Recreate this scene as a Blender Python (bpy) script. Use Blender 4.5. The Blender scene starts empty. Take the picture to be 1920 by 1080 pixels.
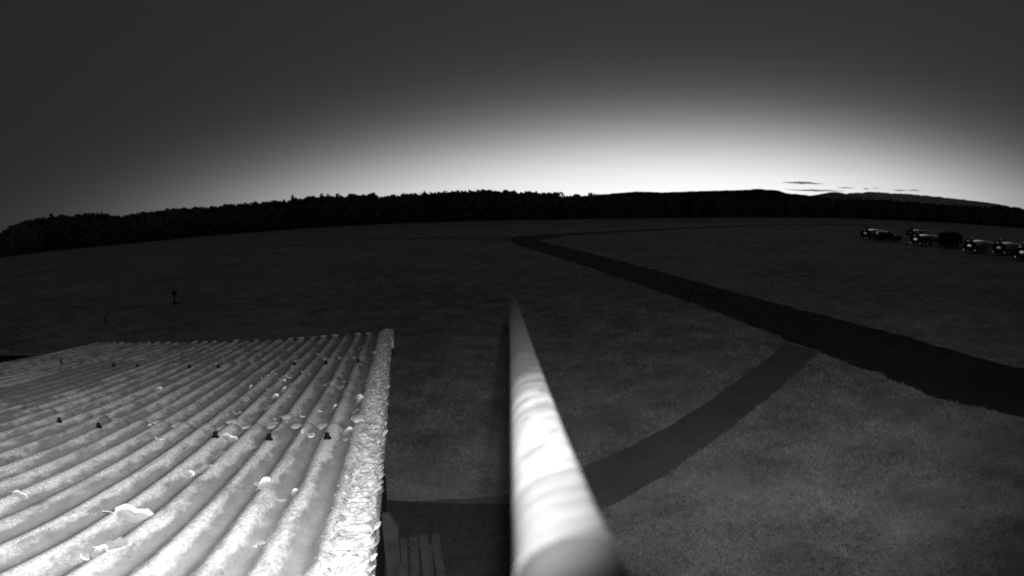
import bpy, bmesh, math, random
import numpy as np
from mathutils import Vector, Matrix, noise

random.seed(7)
rng = np.random.default_rng(7)
S = bpy.context.scene
COL = S.collection
R = math.radians

# ------------------------------------------------------------------ camera
H = 4.6                                   # camera height above the field
CAMPOS = Vector((0, 0, H))
AX = Vector((0.9994, -0.0032, -0.0332))   # camera right, forward and up in the world
AY = Vector((0.0, 0.9954, -0.0958))
AZ = Vector((0.0334, 0.0957, 0.9949))
PX = R(120.0 / 1920.0)                    # a stitched wide-angle view: equal angle per picture column
cd = bpy.data.cameras.new('camera')
cam = bpy.data.objects.new('camera', cd)
COL.objects.link(cam)
M = Matrix.Identity(4)
for i in range(3):
    M[i][0] = AX[i]; M[i][1] = AZ[i]; M[i][2] = -AY[i]; M[i][3] = CAMPOS[i]
cam.matrix_world = M
cd.type = 'PANO'
for tgt in (cd, getattr(cd, 'cycles', None)):
    if tgt is None:
        continue
    try:
        tgt.panorama_type = 'EQUIRECTANGULAR'
        tgt.latitude_min = R(-37.5); tgt.latitude_max = R(30.0)
        tgt.longitude_min = R(-60); tgt.longitude_max = R(60)
    except Exception as ex:
        print('pano', ex)
cd.clip_start = 0.02
cd.clip_end = 80000
cd.dof.use_dof = True
cd.dof.focus_distance = 4.5
cd.lens = 50
cd.dof.aperture_fstop = 9.5
S.camera = cam
S.render.engine = 'CYCLES'
S.cycles.filter_width = 2.0                # soft lens
S.cycles.use_denoising = False            # leave a little grain, as a night camera has
S.view_settings.view_transform = 'Standard'
S.view_settings.look = 'None'
S.view_settings.exposure = 0.0
S.view_settings.gamma = 1.0
S.view_settings.use_curve_mapping = False

# ------------------------------------------------------------------ dusk sky
W = bpy.data.worlds.new('World'); S.world = W; W.use_nodes = True
nt = W.node_tree; nt.nodes.clear()
def N(t, **k):
    n = nt.nodes.new(t)
    for a, b in k.items(): setattr(n, a, b)
    return n
def mth(op, a, b=None, c=None):
    n = N('ShaderNodeMath', operation=op)
    for i, v in enumerate((a, b, c)):
        if v is None: continue
        if isinstance(v, (int, float)): n.inputs[i].default_value = v
        else: nt.links.new(v, n.inputs[i])
    return n.outputs[0]
out = N('ShaderNodeOutputWorld'); bg = N('ShaderNodeBackground')
sky = N('ShaderNodeTexSky'); sky.sky_type = 'NISHITA'
sky.sun_disc = False; sky.sun_elevation = R(-3.0); sky.sun_rotation = R(21); sky.altitude = 300
bw = N('ShaderNodeRGBToBW'); nt.links.new(sky.outputs[0], bw.inputs[0])
tc = N('ShaderNodeTexCoord'); sep = N('ShaderNodeSeparateXYZ'); nt.links.new(tc.outputs['Generated'], sep.inputs[0])
el = mth('MULTIPLY', mth('ARCSINE', sep.outputs[2]), 57.2958)
el = mth('MAXIMUM', el, 0.0)
az = mth('MULTIPLY', mth('ARCTAN2', sep.outputs[0], sep.outputs[1]), 57.2958)
da = mth('SUBTRACT', az, 21.0)
right_side = mth('GREATER_THAN', da, 0.0)
da = mth('ABSOLUTE', da)
da = mth('MINIMUM', da, mth('SUBTRACT', 360.0, da))
kaz = mth('ADD', 0.00084, mth('MULTIPLY', right_side, 0.00042))
# afterglow: falls off fast with height, slowly along the horizon
soft = mth('SQRT', mth('ADD', mth('MULTIPLY', el, el), 36.0))
expo = mth('SUBTRACT', 3.75, mth('MULTIPLY', soft, 0.45))
expo = mth('SUBTRACT', expo, mth('MULTIPLY', mth('POWER', da, 2.0), kaz))
glow = mth('EXPONENT', expo)
expo2 = mth('SUBTRACT', mth('MULTIPLY', el, -0.05), mth('MULTIPLY', mth('POWER', da, 2.0), 0.0003))
glow2 = mth('MULTIPLY', mth('EXPONENT', expo2), 0.045)
glow = mth('DIVIDE', glow, mth('ADD', 1.0, mth('MULTIPLY', glow, 0.66)))
tot = mth('ADD', mth('ADD', glow, glow2), 0.0185)
# faint streaks in the glow near the horizon
mp = N('ShaderNodeMapping'); mp.inputs['Scale'].default_value = (2.5, 2.5, 70)
nt.links.new(tc.outputs['Generated'], mp.inputs[0])
nz = N('ShaderNodeTexNoise'); nz.inputs['Scale'].default_value = 2.2; nz.inputs['Detail'].default_value = 3
nt.links.new(mp.outputs[0], nz.inputs[0])
st = mth('ADD', mth('MULTIPLY', nz.outputs[0], 0.10), 0.95)
tot = mth('MULTIPLY', tot, st)
tot = mth('ADD', mth('MULTIPLY', tot, 10.0), mth('MULTIPLY', bw.outputs[0], 0.02))
nt.links.new(tot, bg.inputs[0])
bg.inputs[1].default_value = 0.1
nt.links.new(bg.outputs[0], out.inputs[0])

# ------------------------------------------------------------------ the camera's own infrared lamps
def spot(name, off, aim, energy, size, blend, radius=0.012):
    l = bpy.data.lights.new(name, 'SPOT'); l.energy = energy; l.spot_size = R(size); l.spot_blend = blend
    l.shadow_soft_size = radius; l.color = (1, 1, 1)
    o = bpy.data.objects.new(name, l); COL.objects.link(o)
    o.location = CAMPOS + AX * off[0] + AY * off[1] + AZ * off[2]
    d = (Vector(aim) - o.location).normalized()
    o.rotation_euler = d.to_track_quat('-Z', 'Y').to_euler()
    return o
def ray(px, py):
    u = (px - 960) * PX; v = (480 - py) * PX
    return (AX * (math.sin(u) * math.cos(v)) + AY * (math.cos(u) * math.cos(v)) + AZ * math.sin(v)).normalized()
spot('infrared_lamp', (0.012, 0.02, 0.15), CAMPOS + ray(430, 890) * 5, 740, 90, 1.0)
spot('infrared_lamp', (0.045, 0.02, 0.15), CAMPOS + ray(1440, 570) * 5, 1050, 90, 1.0)

# ------------------------------------------------------------------ helpers
def tag(o, label=None, cat=None, group=None, kind=None):
    if label: o['label'] = label
    if cat: o['category'] = cat
    if group: o['group'] = group
    if kind: o['kind'] = kind
    return o
def ground(px, py, z=0.0):
    r = ray(px, py); t = (z - H) / r.z
    return CAMPOS + r * t
def horizon_dir(px, el):
    """unit horizontal direction of picture column px near the horizon"""
    r = ray(px, 400); a = math.atan2(r.x, r.y)
    return a
def mesh(name, verts, faces, mat=None, parent=None, smooth=False, link=True):
    me = bpy.data.meshes.new(name)
    me.from_pydata([tuple(v) for v in verts], [], faces)
    if mat: me.materials.append(mat)
    if smooth: me.polygons.foreach_set('use_smooth', [True] * len(me.polygons))
    me.update()
    o = bpy.data.objects.new(name, me)
    if link: COL.objects.link(o)
    if parent: o.parent = parent
    return o
def empty(name, loc=(0, 0, 0), rz=0.0):
    o = bpy.data.objects.new(name, None); COL.objects.link(o)
    o.location = loc; o.rotation_euler = (0, 0, rz); o.empty_display_size = 0.2
    return o
def from_bm(name, bm, mat=None, parent=None, smooth=False):
    me = bpy.data.meshes.new(name); bm.to_mesh(me); bm.free()
    if mat: me.materials.append(mat)
    if smooth: me.polygons.foreach_set('use_smooth', [True] * len(me.polygons))
    o = bpy.data.objects.new(name, me); COL.objects.link(o)
    if parent: o.parent = parent
    return o
def box_bm(x0, x1, y0, y1, z0, z1, bevel=0.0, bm=None):
    bm = bm or bmesh.new()
    r = bmesh.ops.create_cube(bm, size=1)
    for v in r['verts']:
        v.co = Vector((x0 + (v.co.x + .5) * (x1 - x0), y0 + (v.co.y + .5) * (y1 - y0), z0 + (v.co.z + .5) * (z1 - z0)))
    if bevel:
        es = list({e for v in r['verts'] for e in v.link_edges})
        bmesh.ops.bevel(bm, geom=es, offset=bevel, segments=2, affect='EDGES', profile=0.6)
    return bm
def cyl_bm(p0, p1, r0, r1, seg=10, bm=None):
    bm = bm or bmesh.new()
    p0, p1 = Vector(p0), Vector(p1); d = p1 - p0
    q = d.to_track_quat('Z', 'Y').to_matrix()
    rings = []
    for p, r in ((p0, r0), (p1, r1)):
        rings.append([bm.verts.new(p + q @ Vector((r * math.cos(2 * math.pi * i / seg), r * math.sin(2 * math.pi * i / seg), 0))) for i in range(seg)])
    for i in range(seg):
        j = (i + 1) % seg
        bm.faces.new((rings[0][i], rings[0][j], rings[1][j], rings[1][i]))
    bm.faces.new(rings[0][::-1]); bm.faces.new(rings[1])
    return bm

class Mat:
    def __init__(s, name, rough=0.9, spec=0.3):
        s.m = bpy.data.materials.new(name); s.m.use_nodes = True
        s.t = s.m.node_tree; s.b = s.t.nodes['Principled BSDF']
        s.b.inputs['Roughness'].default_value = rough
        s.b.inputs['Specular IOR Level'].default_value = spec
        s.tc = s.t.nodes.new('ShaderNodeTexCoord')
    def n(s, t, **k):
        n = s.t.nodes.new(t)
        for a, b in k.items(): setattr(n, a, b)
        return n
    def l(s, a, b): s.t.links.new(a, b)
    def math(s, op, a, b=None, c=None, clamp=False):
        n = s.n('ShaderNodeMath', operation=op); n.use_clamp = clamp
        for i, v in enumerate((a, b, c)):
            if v is None: continue
            if isinstance(v, (int, float)): n.inputs[i].default_value = v
            else: s.l(v, n.inputs[i])
        return n.outputs[0]
    def noise(s, scale, detail=4, rough=0.6, vec=None, stretch=None, dist=0.0):
        n = s.n('ShaderNodeTexNoise'); n.inputs['Scale'].default_value = scale
        n.inputs['Detail'].default_value = detail; n.inputs['Roughness'].default_value = rough
        n.inputs['Distortion'].default_value = dist
        v = vec if vec is not None else s.tc.outputs['Object']
        if stretch:
            mp = s.n('ShaderNodeMapping'); mp.inputs['Scale'].default_value = stretch
            s.l(v, mp.inputs[0]); v = mp.outputs[0]
        s.l(v, n.inputs['Vector'])
        return n.outputs[0]
    def ramp(s, v, lo, hi, a, b):
        n = s.n('ShaderNodeMapRange'); n.inputs[1].default_value = lo; n.inputs[2].default_value = hi
        n.inputs[3].default_value = a; n.inputs[4].default_value = b
        s.l(v, n.inputs[0]); return n.outputs[0]
    def col(s, v):
        if isinstance(v, (int, float)): s.b.inputs['Base Color'].default_value = (v, v, v, 1)
        else: s.l(v, s.b.inputs['Base Color'])
        return s
    def bump(s, v, strength=0.5, dist=0.02):
        n = s.n('ShaderNodeBump'); n.inputs['Strength'].default_value = strength; n.inputs['Distance'].default_value = dist
        s.l(v, n.inputs['Height']); s.l(n.outputs[0], s.b.inputs['Normal']); return s

def simple(name, v, rough=0.8, spec=0.3, var=0.25, scale=6, bump=0.0):
    m = Mat(name, rough, spec)
    nz = m.noise(scale, 5)
    m.col(m.ramp(nz, 0.3, 0.7, v * (1 - var), v * (1 + var)))
    if bump: m.bump(nz, bump, 0.01)
    return m.m

# ---- materials
m = Mat('meadow_grass', 1.0, 0.05)
a = m.noise(0.12, 4, 0.6); b = m.noise(0.8, 6, 0.7); c = m.noise(14, 4, 0.7)
v = m.math('ADD', m.math('ADD', m.math('MULTIPLY', a, 0.36), m.math('MULTIPLY', b, 0.52)), m.math('MULTIPLY', c, 0.12))
m.col(m.ramp(v, 0.38, 0.62, 0.19, 0.46))   # grass is bright in the near infrared; m.bump(m.math('ADD', b, c), 0.8, 0.08)
GRASS = m.m
m = Mat('grass_blades', 0.9, 0.1)
b = m.noise(0.8, 6, 0.7); c = m.noise(9, 3, 0.7)
m.col(m.ramp(m.math('ADD', m.math('MULTIPLY', b, 0.8), m.math('MULTIPLY', c, 0.2)), 0.37, 0.63, 0.17, 0.38))
BLADE = m.m
m = Mat('old_asphalt', 0.95, 0.1)
a = m.noise(0.5, 5); b = m.noise(60, 3, 0.7)
m.col(m.ramp(m.math('ADD', m.math('MULTIPLY', a, 0.6), m.math('MULTIPLY', b, 0.4)), 0.3, 0.7, 0.022, 0.070)); m.bump(b, 0.4, 0.01)
ASPH = m.m
m = Mat('path_asphalt', 0.95, 0.1)
a = m.noise(0.9, 5); b = m.noise(70, 3, 0.7)
m.col(m.ramp(m.math('ADD', m.math('MULTIPLY', a, 0.6), m.math('MULTIPLY', b, 0.4)), 0.3, 0.7, 0.11, 0.20)); m.bump(b, 0.4, 0.01)
PATHM = m.m
SLAB = simple('paving_concrete', 0.075, 0.9, 0.1, 0.25, 9, 0.3)
JOINT = simple('paving_joint', 0.05, 1.0, 0.0, 0.3, 20)
LEAFM = [simple('conifer_needles', 0.18, 1.0, 0.0, 0.35, 0.8), simple('broadleaf_foliage', 0.27, 1.0, 0.0, 0.35, 0.8), simple('pine_needles', 0.2, 1.0, 0.0, 0.35, 0.8)]
BARK = simple('tree_bark', 0.06, 1.0, 0.0, 0.3, 8, 0.5)
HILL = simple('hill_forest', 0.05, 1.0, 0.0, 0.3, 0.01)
HILL2 = simple('hazed_hill_forest', 0.30, 1.0, 0.0, 0.2, 0.004)  # lighter than the near hill: distant haze put into the colour
WOOD = simple('weathered_timber', 0.095, 0.9, 0.1, 0.25, 5, 0.2)
WALLM = simple('shed_wall_boards', 0.10, 0.9, 0.1, 0.2, 3, 0.2)
CAP = simple('black_rubber_cap', 0.004, 0.7, 0.1, 0.2, 30)
GEL = simple('white_gelcoat', 0.07, 0.10, 0.6, 0.08, 2)
DARKP = simple('dark_cover_cloth', 0.02, 0.9, 0.1, 0.25, 4, 0.3)
DARKV = simple('dark_car_paint', 0.02, 0.25, 0.5, 0.1, 4)
TYRE = simple('tyre_rubber', 0.02, 0.95, 0.1, 0.1, 30)
STEEL = simple('galvanised_steel', 0.25, 0.4, 0.5, 0.15, 12)
PLATE = simple('number_plate_white', 0.75, 0.5, 0.3, 0.05, 20)
GLASSM = simple('dark_window_glass', 0.01, 0.06, 0.6, 0.05, 3)
IRON = simple('dark_iron', 0.015, 0.8, 0.2, 0.2, 20)
GEL.node_tree.nodes['Principled BSDF'].inputs['Coat Weight'].default_value = 0.8
GEL.node_tree.nodes['Principled BSDF'].inputs['Coat Roughness'].default_value = 0.06
UNLIT = simple('unlit_reflector', 0.05, 0.3, 0.5, 0.1, 20)
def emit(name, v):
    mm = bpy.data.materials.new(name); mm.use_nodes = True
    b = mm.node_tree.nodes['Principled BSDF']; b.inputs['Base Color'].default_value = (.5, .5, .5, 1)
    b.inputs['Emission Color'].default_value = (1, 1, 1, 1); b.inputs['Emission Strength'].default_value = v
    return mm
REFL_GLOW = emit('rear_light_added_glow', 0.42)  # emission put on the rear reflectors, which hold no lamp

LAM = 0.1768                                  # wave pitch of the roofing sheets
AMP = 0.0225
def roof_mat(name, lo, hi, crest, sp=1.0):
    m = Mat(name, 0.92, 0.12)
    oi = m.n('ShaderNodeObjectInfo')
    vadd = m.n('ShaderNodeVectorMath', operation='ADD')
    m.l(m.tc.outputs['Object'], vadd.inputs[0]); m.l(oi.outputs['Location'], vadd.inputs[1]); vec = vadd.outputs[0]
    sp_ = m.n('ShaderNodeSeparateXYZ'); m.l(m.tc.outputs['Object'], sp_.inputs[0])
    ph = m.math('COSINE', m.math('MULTIPLY', sp_.outputs[0], 2 * math.pi / LAM))      # +1 on a crest, -1 in a valley
    big = m.noise(2.2, 5, 0.6, vec); fine = m.noise(75, 4, 0.75, vec); mid = m.noise(16, 5, 0.7, vec, (1.0, 0.45, 1.0))
    # lichen grows on the crests, rain keeps the valleys clean and dark
    long_ = m.noise(5.0, 4, 0.65, vec, (1.0, 0.22, 1.0))
    k = m.math('ADD', m.math('MULTIPLY', ph, 0.46), m.math('ADD', m.math('MULTIPLY', m.math('SUBTRACT', big, 0.5), 1.5), m.math('MULTIPLY', m.math('SUBTRACT', mid, 0.5), 1.9)))
    k = m.math('ADD', k, m.math('MULTIPLY', m.math('SUBTRACT', long_, 0.5), 1.9))
    k = m.ramp(k, -0.14, 0.48, 0.0, 1.0)
    speck = m.ramp(fine, 0.36, 0.62, 0.55, 1.22)
    lich = m.math('MULTIPLY', speck, crest)
    base = m.ramp(mid, 0.3, 0.7, lo, hi)
    mx = m.n('ShaderNodeMix'); mx.data_type = 'FLOAT'
    m.l(k, mx.inputs[0]); m.l(base, mx.inputs[2]); m.l(lich, mx.inputs[3])
    # scattered dark moss specks and pale blots
    dk = m.ramp(m.noise(30, 3, 0.6, vec), 0.66, 0.72, 1.0, 0.45)
    pale = m.ramp(m.noise(9, 4, 0.7, vec), 0.63, 0.72, 1.0, 1.6)
    ga = m.n('ShaderNodeAttribute'); ga.attribute_name = 'lap_shade'
    gr = m.ramp(m.math('ADD', ga.outputs['Fac'], m.math('MULTIPLY', m.math('SUBTRACT', mid, 0.5), 0.9)), 0.45, 0.95, 1.0, 0.55)   # shade at the lap edge put into the colour
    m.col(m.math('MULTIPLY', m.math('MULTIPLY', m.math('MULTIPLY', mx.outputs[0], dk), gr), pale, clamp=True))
    m.bump(m.math('ADD', m.math('MULTIPLY', fine, k), m.math('MULTIPLY', mid, 0.6)), 0.75, 0.006)
    return m.m
ROOF = roof_mat('fibre_cement_lichen', 0.14, 0.22, 0.48)
ROOFS = roof_mat('fibre_cement_bare', 0.14, 0.20, 0.26)
m = Mat('pale_lichen_crust', 0.95, 0.1)
a = m.noise(22, 5, 0.7); b = m.noise(90, 3, 0.7)
m.col(m.ramp(m.math('ADD', m.math('MULTIPLY', a, 0.75), m.math('MULTIPLY', b, 0.25)), 0.32, 0.62, 0.12, 0.52)); m.bump(m.math('ADD', a, b), 0.9, 0.008)
CRUST = m.m
MOSS = simple('pale_moss', 0.36, 0.95, 0.1, 0.2, 30, 0.5)
m = Mat('dry_leaf', 0.6, 0.35)
at_ = m.n('ShaderNodeAttribute'); at_.attribute_name = 'rim'
a = m.noise(60, 4)
rimv = m.ramp(at_.outputs['Fac'], 0.62, 0.98, 0.24, 0.90)     # paler margin round a darker middle
oi_ = m.n('ShaderNodeObjectInfo')
m.col(m.math('MULTIPLY', m.math('MULTIPLY', rimv, m.ramp(oi_.outputs['Random'], 0, 1, 0.72, 1.05)), m.ramp(a, 0.3, 0.7, 0.75, 1.1))); LEAF = m.m

# ------------------------------------------------------------------ ground
def poly_noise(pts, closed=True, step=0.35, amp=0.05):
    """ragged outline: subdivide a polyline and jitter it"""
    res = []
    n = len(pts)
    for i in range(n if closed else n - 1):
        p, q = pts[i], pts[(i + 1) % n]
        L = (q - p).length; k = max(1, int(L / step)); k = min(k, 160)
        nr = Vector((-(q - p).y, (q - p).x, 0)).normalized()
        for j in range(k):
            t = j / k; x = p.lerp(q, t)
            f = amp * (noise.noise(Vector((x.x * 1.3, x.y * 1.3, 3.1))) + 0.6 * noise.noise(Vector((x.x * 5, x.y * 5, 8.1))))
            res.append(x + nr * f * 1.6)
    return res
def sheet(name, pts, z, mat):
    bm = bmesh.new()
    vs = [bm.verts.new((p.x, p.y, z)) for p in pts]
    f = bm.faces.new(vs)
    bmesh.ops.triangulate(bm, faces=[f])
    bmesh.ops.recalc_face_normals(bm, faces=bm.faces)
    if sum(f.normal.z for f in bm.faces) < 0: bmesh.ops.reverse_faces(bm, faces=bm.faces)
    return from_bm(name, bm, mat)

rad = [0, 10, 25, 60, 150, 400, 1200, 4000, 14000, 40000]
vs = [(0, 0, 0)]; fs = []
SEG = 48
for r in rad[1:]:
    for i in range(SEG): vs.append((r * math.sin(2 * math.pi * i / SEG), r * math.cos(2 * math.pi * i / SEG), 0))
for i in range(SEG): fs.append((0, 1 + (i + 1) % SEG, 1 + i))
for k in range(len(rad) - 2):
    o0 = 1 + k * SEG; o1 = o0 + SEG
    for i in range(SEG):
        j = (i + 1) % SEG; fs.append((o0 + i, o0 + j, o1 + j, o1 + i))
g = mesh('ground', vs, fs, GRASS); tag(g, 'dim mown grass airfield stretching to the far trees', kind='structure')

def G(*ps): return [ground(*p) for p in ps]
road_up = G((1010, 452), (1060, 463), (1130, 481), (1200, 499), (1290, 524), (1380, 549), (1480, 575), (1600, 606), (1700, 632), (1800, 660), (1870, 682), (1920, 692), (2060, 735))
road_lo = G((2060, 870), (1920, 783), (1870, 772), (1800, 758), (1740, 742), (1680, 716), (1620, 692), (1560, 671), (1480, 640), (1380, 598), (1280, 563), (1200, 534), (1100, 500), (1040, 481), (990, 466), (960, 456))
road_poly = poly_noise(road_up + road_lo, True, 0.3, 0.10)
tag(sheet('road', road_poly, 0.008, ASPH), 'dark asphalt road crossing the grass to the right', kind='structure')
tr = G((960, 444), (1060, 437.5), (1240, 429), (1440, 421), (1640, 421), (1640, 422.6), (1440, 423.0), (1240, 432), (1060, 442), (1010, 452), (960, 456))
tag(sheet('taxi_track', poly_noise(tr, True, 2.0, 0.2), 0.004, ASPH), 'thin dark track running off from the road across the far field', kind='structure')
tl_ = G((520, 450), (700, 446.5), (850, 444.5), (962, 443.5), (962, 452), (850, 448.5), (700, 449.5), (520, 452))
tag(sheet('worn_track', poly_noise(tl_, True, 2.0, 0.2), 0.004, simple('worn_grass', 0.25, 1, 0, .2, 2)), 'faint worn track running off to the left across the far field', kind='structure')
path_up = G((1474, 643), (1445, 668), (1410, 694), (1370, 724), (1320, 758), (1260, 797), (1190, 834), (1130, 860), (1090, 877), (1030, 902), (960, 926), (880, 935), (800, 939), (720, 942), (600, 948))
path_lo = G((600, 1120), (900, 1120), (1020, 1040), (1080, 992), (1130, 958), (1180, 930), (1250, 890), (1310, 848), (1360, 812), (1400, 780), (1440, 748), (1480, 713), (1520, 676), (1537, 658))
path_poly = poly_noise(path_up + path_lo, True, 0.12, 0.022)
tag(sheet('path', path_poly, 0.012, PATHM), 'narrow dark path curving from the shed to the road', kind='structure')

ks = G((1470, 641), (1500, 649.5), (1540, 659.5), (1541, 662), (1500, 652), (1470, 643.5))
tag(sheet('kerb_strip', poly_noise(ks, True, 0.1, 0.01), 0.018, simple('pale_kerb_edge', 0.26, 1, 0, .2, 9)), 'thin pale edging where the path meets the road', kind='structure')
# paving by the shed: slabs laid in courses, as pieces of the paved yard
yard = sheet('paved_yard', [Vector((x, y, 0)) for x, y in ((-2.6, 3.2), (-0.02, 3.2), (-0.02, 6.64), (-2.6, 6.62))], 0.016, JOINT)
tag(yard, 'dark paved yard in front of the path beside the shed', kind='structure')
slabs = []
y = 3.22; row = 0
while y < 6.5:
    x = -2.6 - (0.35 if row % 2 else 0)
    while x < -0.05:
        x0 = max(x, -2.59); x1 = min(x + 0.69, -0.03)
        if x1 - x0 > 0.1:
            dz = 0.026 + random.uniform(0, 0.008)
            bm = box_bm(x0, x1, y, y + 0.335, 0.0165, dz, 0.004)
            from_bm('paving_slab', bm, SLAB, yard)
        x += 0.70
    y += 0.345; row += 1

# ------------------------------------------------------------------ shed with corrugated roof
RD = Vector((-0.2342, 0.96775, -0.09276)); RD.normalize()
RE = Vector((0.97057, 0.23824, 0.0350)); RE.normalize()
RN = RE.cross(RD).normalized(); RE = RD.cross(RN).normalized()
HR = 1.107                                    # the camera is this far above the roof plane
ROOT = CAMPOS - RN * HR
RM = Matrix.Identity(4)
for i in range(3):
    RM[i][0] = RE[i]; RM[i][1] = RD[i]; RM[i][2] = RN[i]; RM[i][3] = ROOT[i]
E0 = -0.503                                   # a crest
E_R, E_L = -0.235, -5.36
D_FAR, D_NEAR = 7.42, -1.9
def wave(e): return AMP * math.cos(2 * math.pi * (e - E0) / LAM)
def roofpt(px, py, lift=0.0):
    r = ray(px, py); t = -(HR - lift) / r.dot(RN)
    X = CAMPOS + r * t - ROOT
    return X.dot(RE), X.dot(RD)
shed = empty('shed', (-2.6, 3.2, 0))
tag(shed, 'low shed with lichen-covered corrugated roof below the camera', 'shed')
bpy.context.view_layer.update()
def to_roof(o, e=0, d=0, n=0, rot=None):
    """place o in the roof frame as a child of the shed"""
    mm = RM @ Matrix.Translation((e, d, n))
    if rot is not None: mm = mm @ rot
    o.parent = shed
    o.matrix_basis = Matrix.Translation(-Vector(shed.location)) @ mm
    return o
# sheets: 5 waves plus a side lap, lower rows first, each upper row lapping over the one below
D_L1 = roofpt(630, 793, 0.035)[1]; D_L2 = roofpt(560, 672, 0.03)[1]
rows = [(D_L2 - .2, D_FAR), (D_L1 - .2, D_L2), (0.42, D_L1), (D_NEAR, 0.64)]
print('laps', D_L1, D_L2)
ncol = 6
crest0 = E0 + LAM                              # right-most full crest
sheet_list = []
def sheet_mesh(x0, x1, L, seed, tail=0.0):
    nx = max(2, int((x1 - x0) / LAM * 14)); ny = 26
    vs = []; fs = []; th = 0.0060
    for s_ in (0, 1):
        for j in range(ny + 1):
            for i in range(nx + 1):
                x = x0 + (x1 - x0) * i / nx; yv = L * j / ny
                z = AMP * math.cos(2 * math.pi * x / LAM) + 0.006 * noise.noise(Vector((x * 3 + seed, yv * 1.5, seed)))
                yy = yv
                xx = x
                if j in (0, ny): yy += 0.012 * noise.noise(Vector((x * 22, seed * 3.1, 0)))
                if i in (0, nx): xx += 0.010 * noise.noise(Vector((yv * 14, seed * 5.7, 2)))
                vs.append((xx, yy, z - (th if s_ else 0)))
    n1 = (nx + 1) * (ny + 1)
    for j in range(ny):
        for i in range(nx):
            a = j * (nx + 1) + i
            fs.append((a, a + 1, a + nx + 2, a + nx + 1)); b = a + n1
            fs.append((b, b + nx + 1, b + nx + 2, b + 1))
    for i in range(nx):
        a = i; fs.append((a, a + n1, a + 1 + n1, a + 1))
        a = ny * (nx + 1) + i; fs.append((a, a + 1, a + 1 + n1, a + n1))
    for j in range(ny):
        a = j * (nx + 1); fs.append((a, a + nx + 1, a + nx + 1 + n1, a + n1))
        a += nx; fs.append((a, a + n1, a + nx + 1 + n1, a + nx + 1))
    return vs, fs
for r_i, (d0, d1) in enumerate(rows):
    for c_ in range(ncol):
        # local x = 0 on a crest; the sheet spans 5 waves to the left, lapping half a wave under its right neighbour
        ec = E0 - 5 * LAM * c_
        xr = 0.5 * LAM + 0.015 if c_ else (E_R - ec)
        xl = -4.5 * LAM - 0.07
        if c_ == ncol - 1: xl = max(xl, E_L - ec)
        vs, fs = sheet_mesh(xl, xr, d1 - d0, r_i * 7 + c_ * 1.3)
        smooth_m = c_ == 3 and r_i == 1
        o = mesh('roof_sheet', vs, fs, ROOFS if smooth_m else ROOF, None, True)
        o.data.set_sharp_from_angle(angle=R(50))
        ga = o.data.attributes.new('lap_shade', 'FLOAT', 'POINT')
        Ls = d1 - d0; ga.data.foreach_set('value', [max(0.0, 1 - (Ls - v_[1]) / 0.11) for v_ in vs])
        # each side lap sits 7 mm above the sheet on its left, each end lap above the sheet below
        to_roof(o, ec, d0, 0.004 + r_i * 0.0068 + (0.0040 * ((c_ + 1) % 2)))
        sheet_list.append((o, ec, d0, d1, r_i, c_))

def sheet_at(e, d):
    best = None
    for o, ec, d0, d1, r_i, c_ in sheet_list:
        xl = ec - 4.5 * LAM; xr = ec + 0.5 * LAM
        if c_ == 0: xr = E_R
        if xl <= e <= xr and d0 <= d <= d1 and (best is None or r_i > best[4]): best = (o, ec, d0, d1, r_i, c_)
    return best
def surf_n(e, d):
    s_ = sheet_at(e, d)
    if s_ is None: return wave(e)
    o, ec, d0, d1, r_i, c_ = s_
    return wave(e) + 0.004 + r_i * 0.0068 + 0.0040 * ((c_ + 1) % 2)

# screw caps on the crests above the purlins: sub-parts of their sheets
bm = bmesh.new()
prof = [(0.024, -0.006), (0.024, 0.004), (0.015, 0.010), (0.0135, 0.030), (0.011, 0.036), (0.0, 0.037)]
rings = []
for rr, zz in prof:
    rings.append([bm.verts.new((rr * math.cos(t * math.pi / 6), rr * math.sin(t * math.pi / 6), zz)) for t in range(12)] if rr > 0 else [bm.verts.new((0, 0, zz))])
for a_, b_ in zip(rings, rings[1:]):
    for i in range(12):
        j = (i + 1) % 12
        if len(b_) == 1: bm.faces.new((a_[i], a_[j], b_[0]))
        else: bm.faces.new((a_[i], a_[j], b_[j], b_[i]))
screw0 = bpy.data.meshes.new('screw_cap'); bm.to_mesh(screw0); bm.free(); screw0.materials.append(CAP)
def add_screw(e, d):
    s_ = sheet_at(e, d)
    o = bpy.data.objects.new('screw_cap', screw0); COL.objects.link(o)
    sh = s_[0]; o.parent = sh
    o.location = (e - s_[1], d - s_[2], AMP + 0.001)
    o.rotation_euler = (random.uniform(-.08, .08), random.uniform(-.08, .08), random.random() * 6)
D_S1 = roofpt(619, 824, 0.035)[1]; D_S2 = roofpt(560, 686, 0.03)[1]
print('screws', D_S1, D_S2)
for k in (0, 2, 4, 9, 11): add_screw(E0 - k * LAM, D_S1 + random.uniform(-.02, .02))
for k in (0, 2, 4, 9, 11, 15, 17, 22, 24): add_screw(E0 - k * LAM, D_S2 + random.uniform(-.02, .02))

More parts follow.
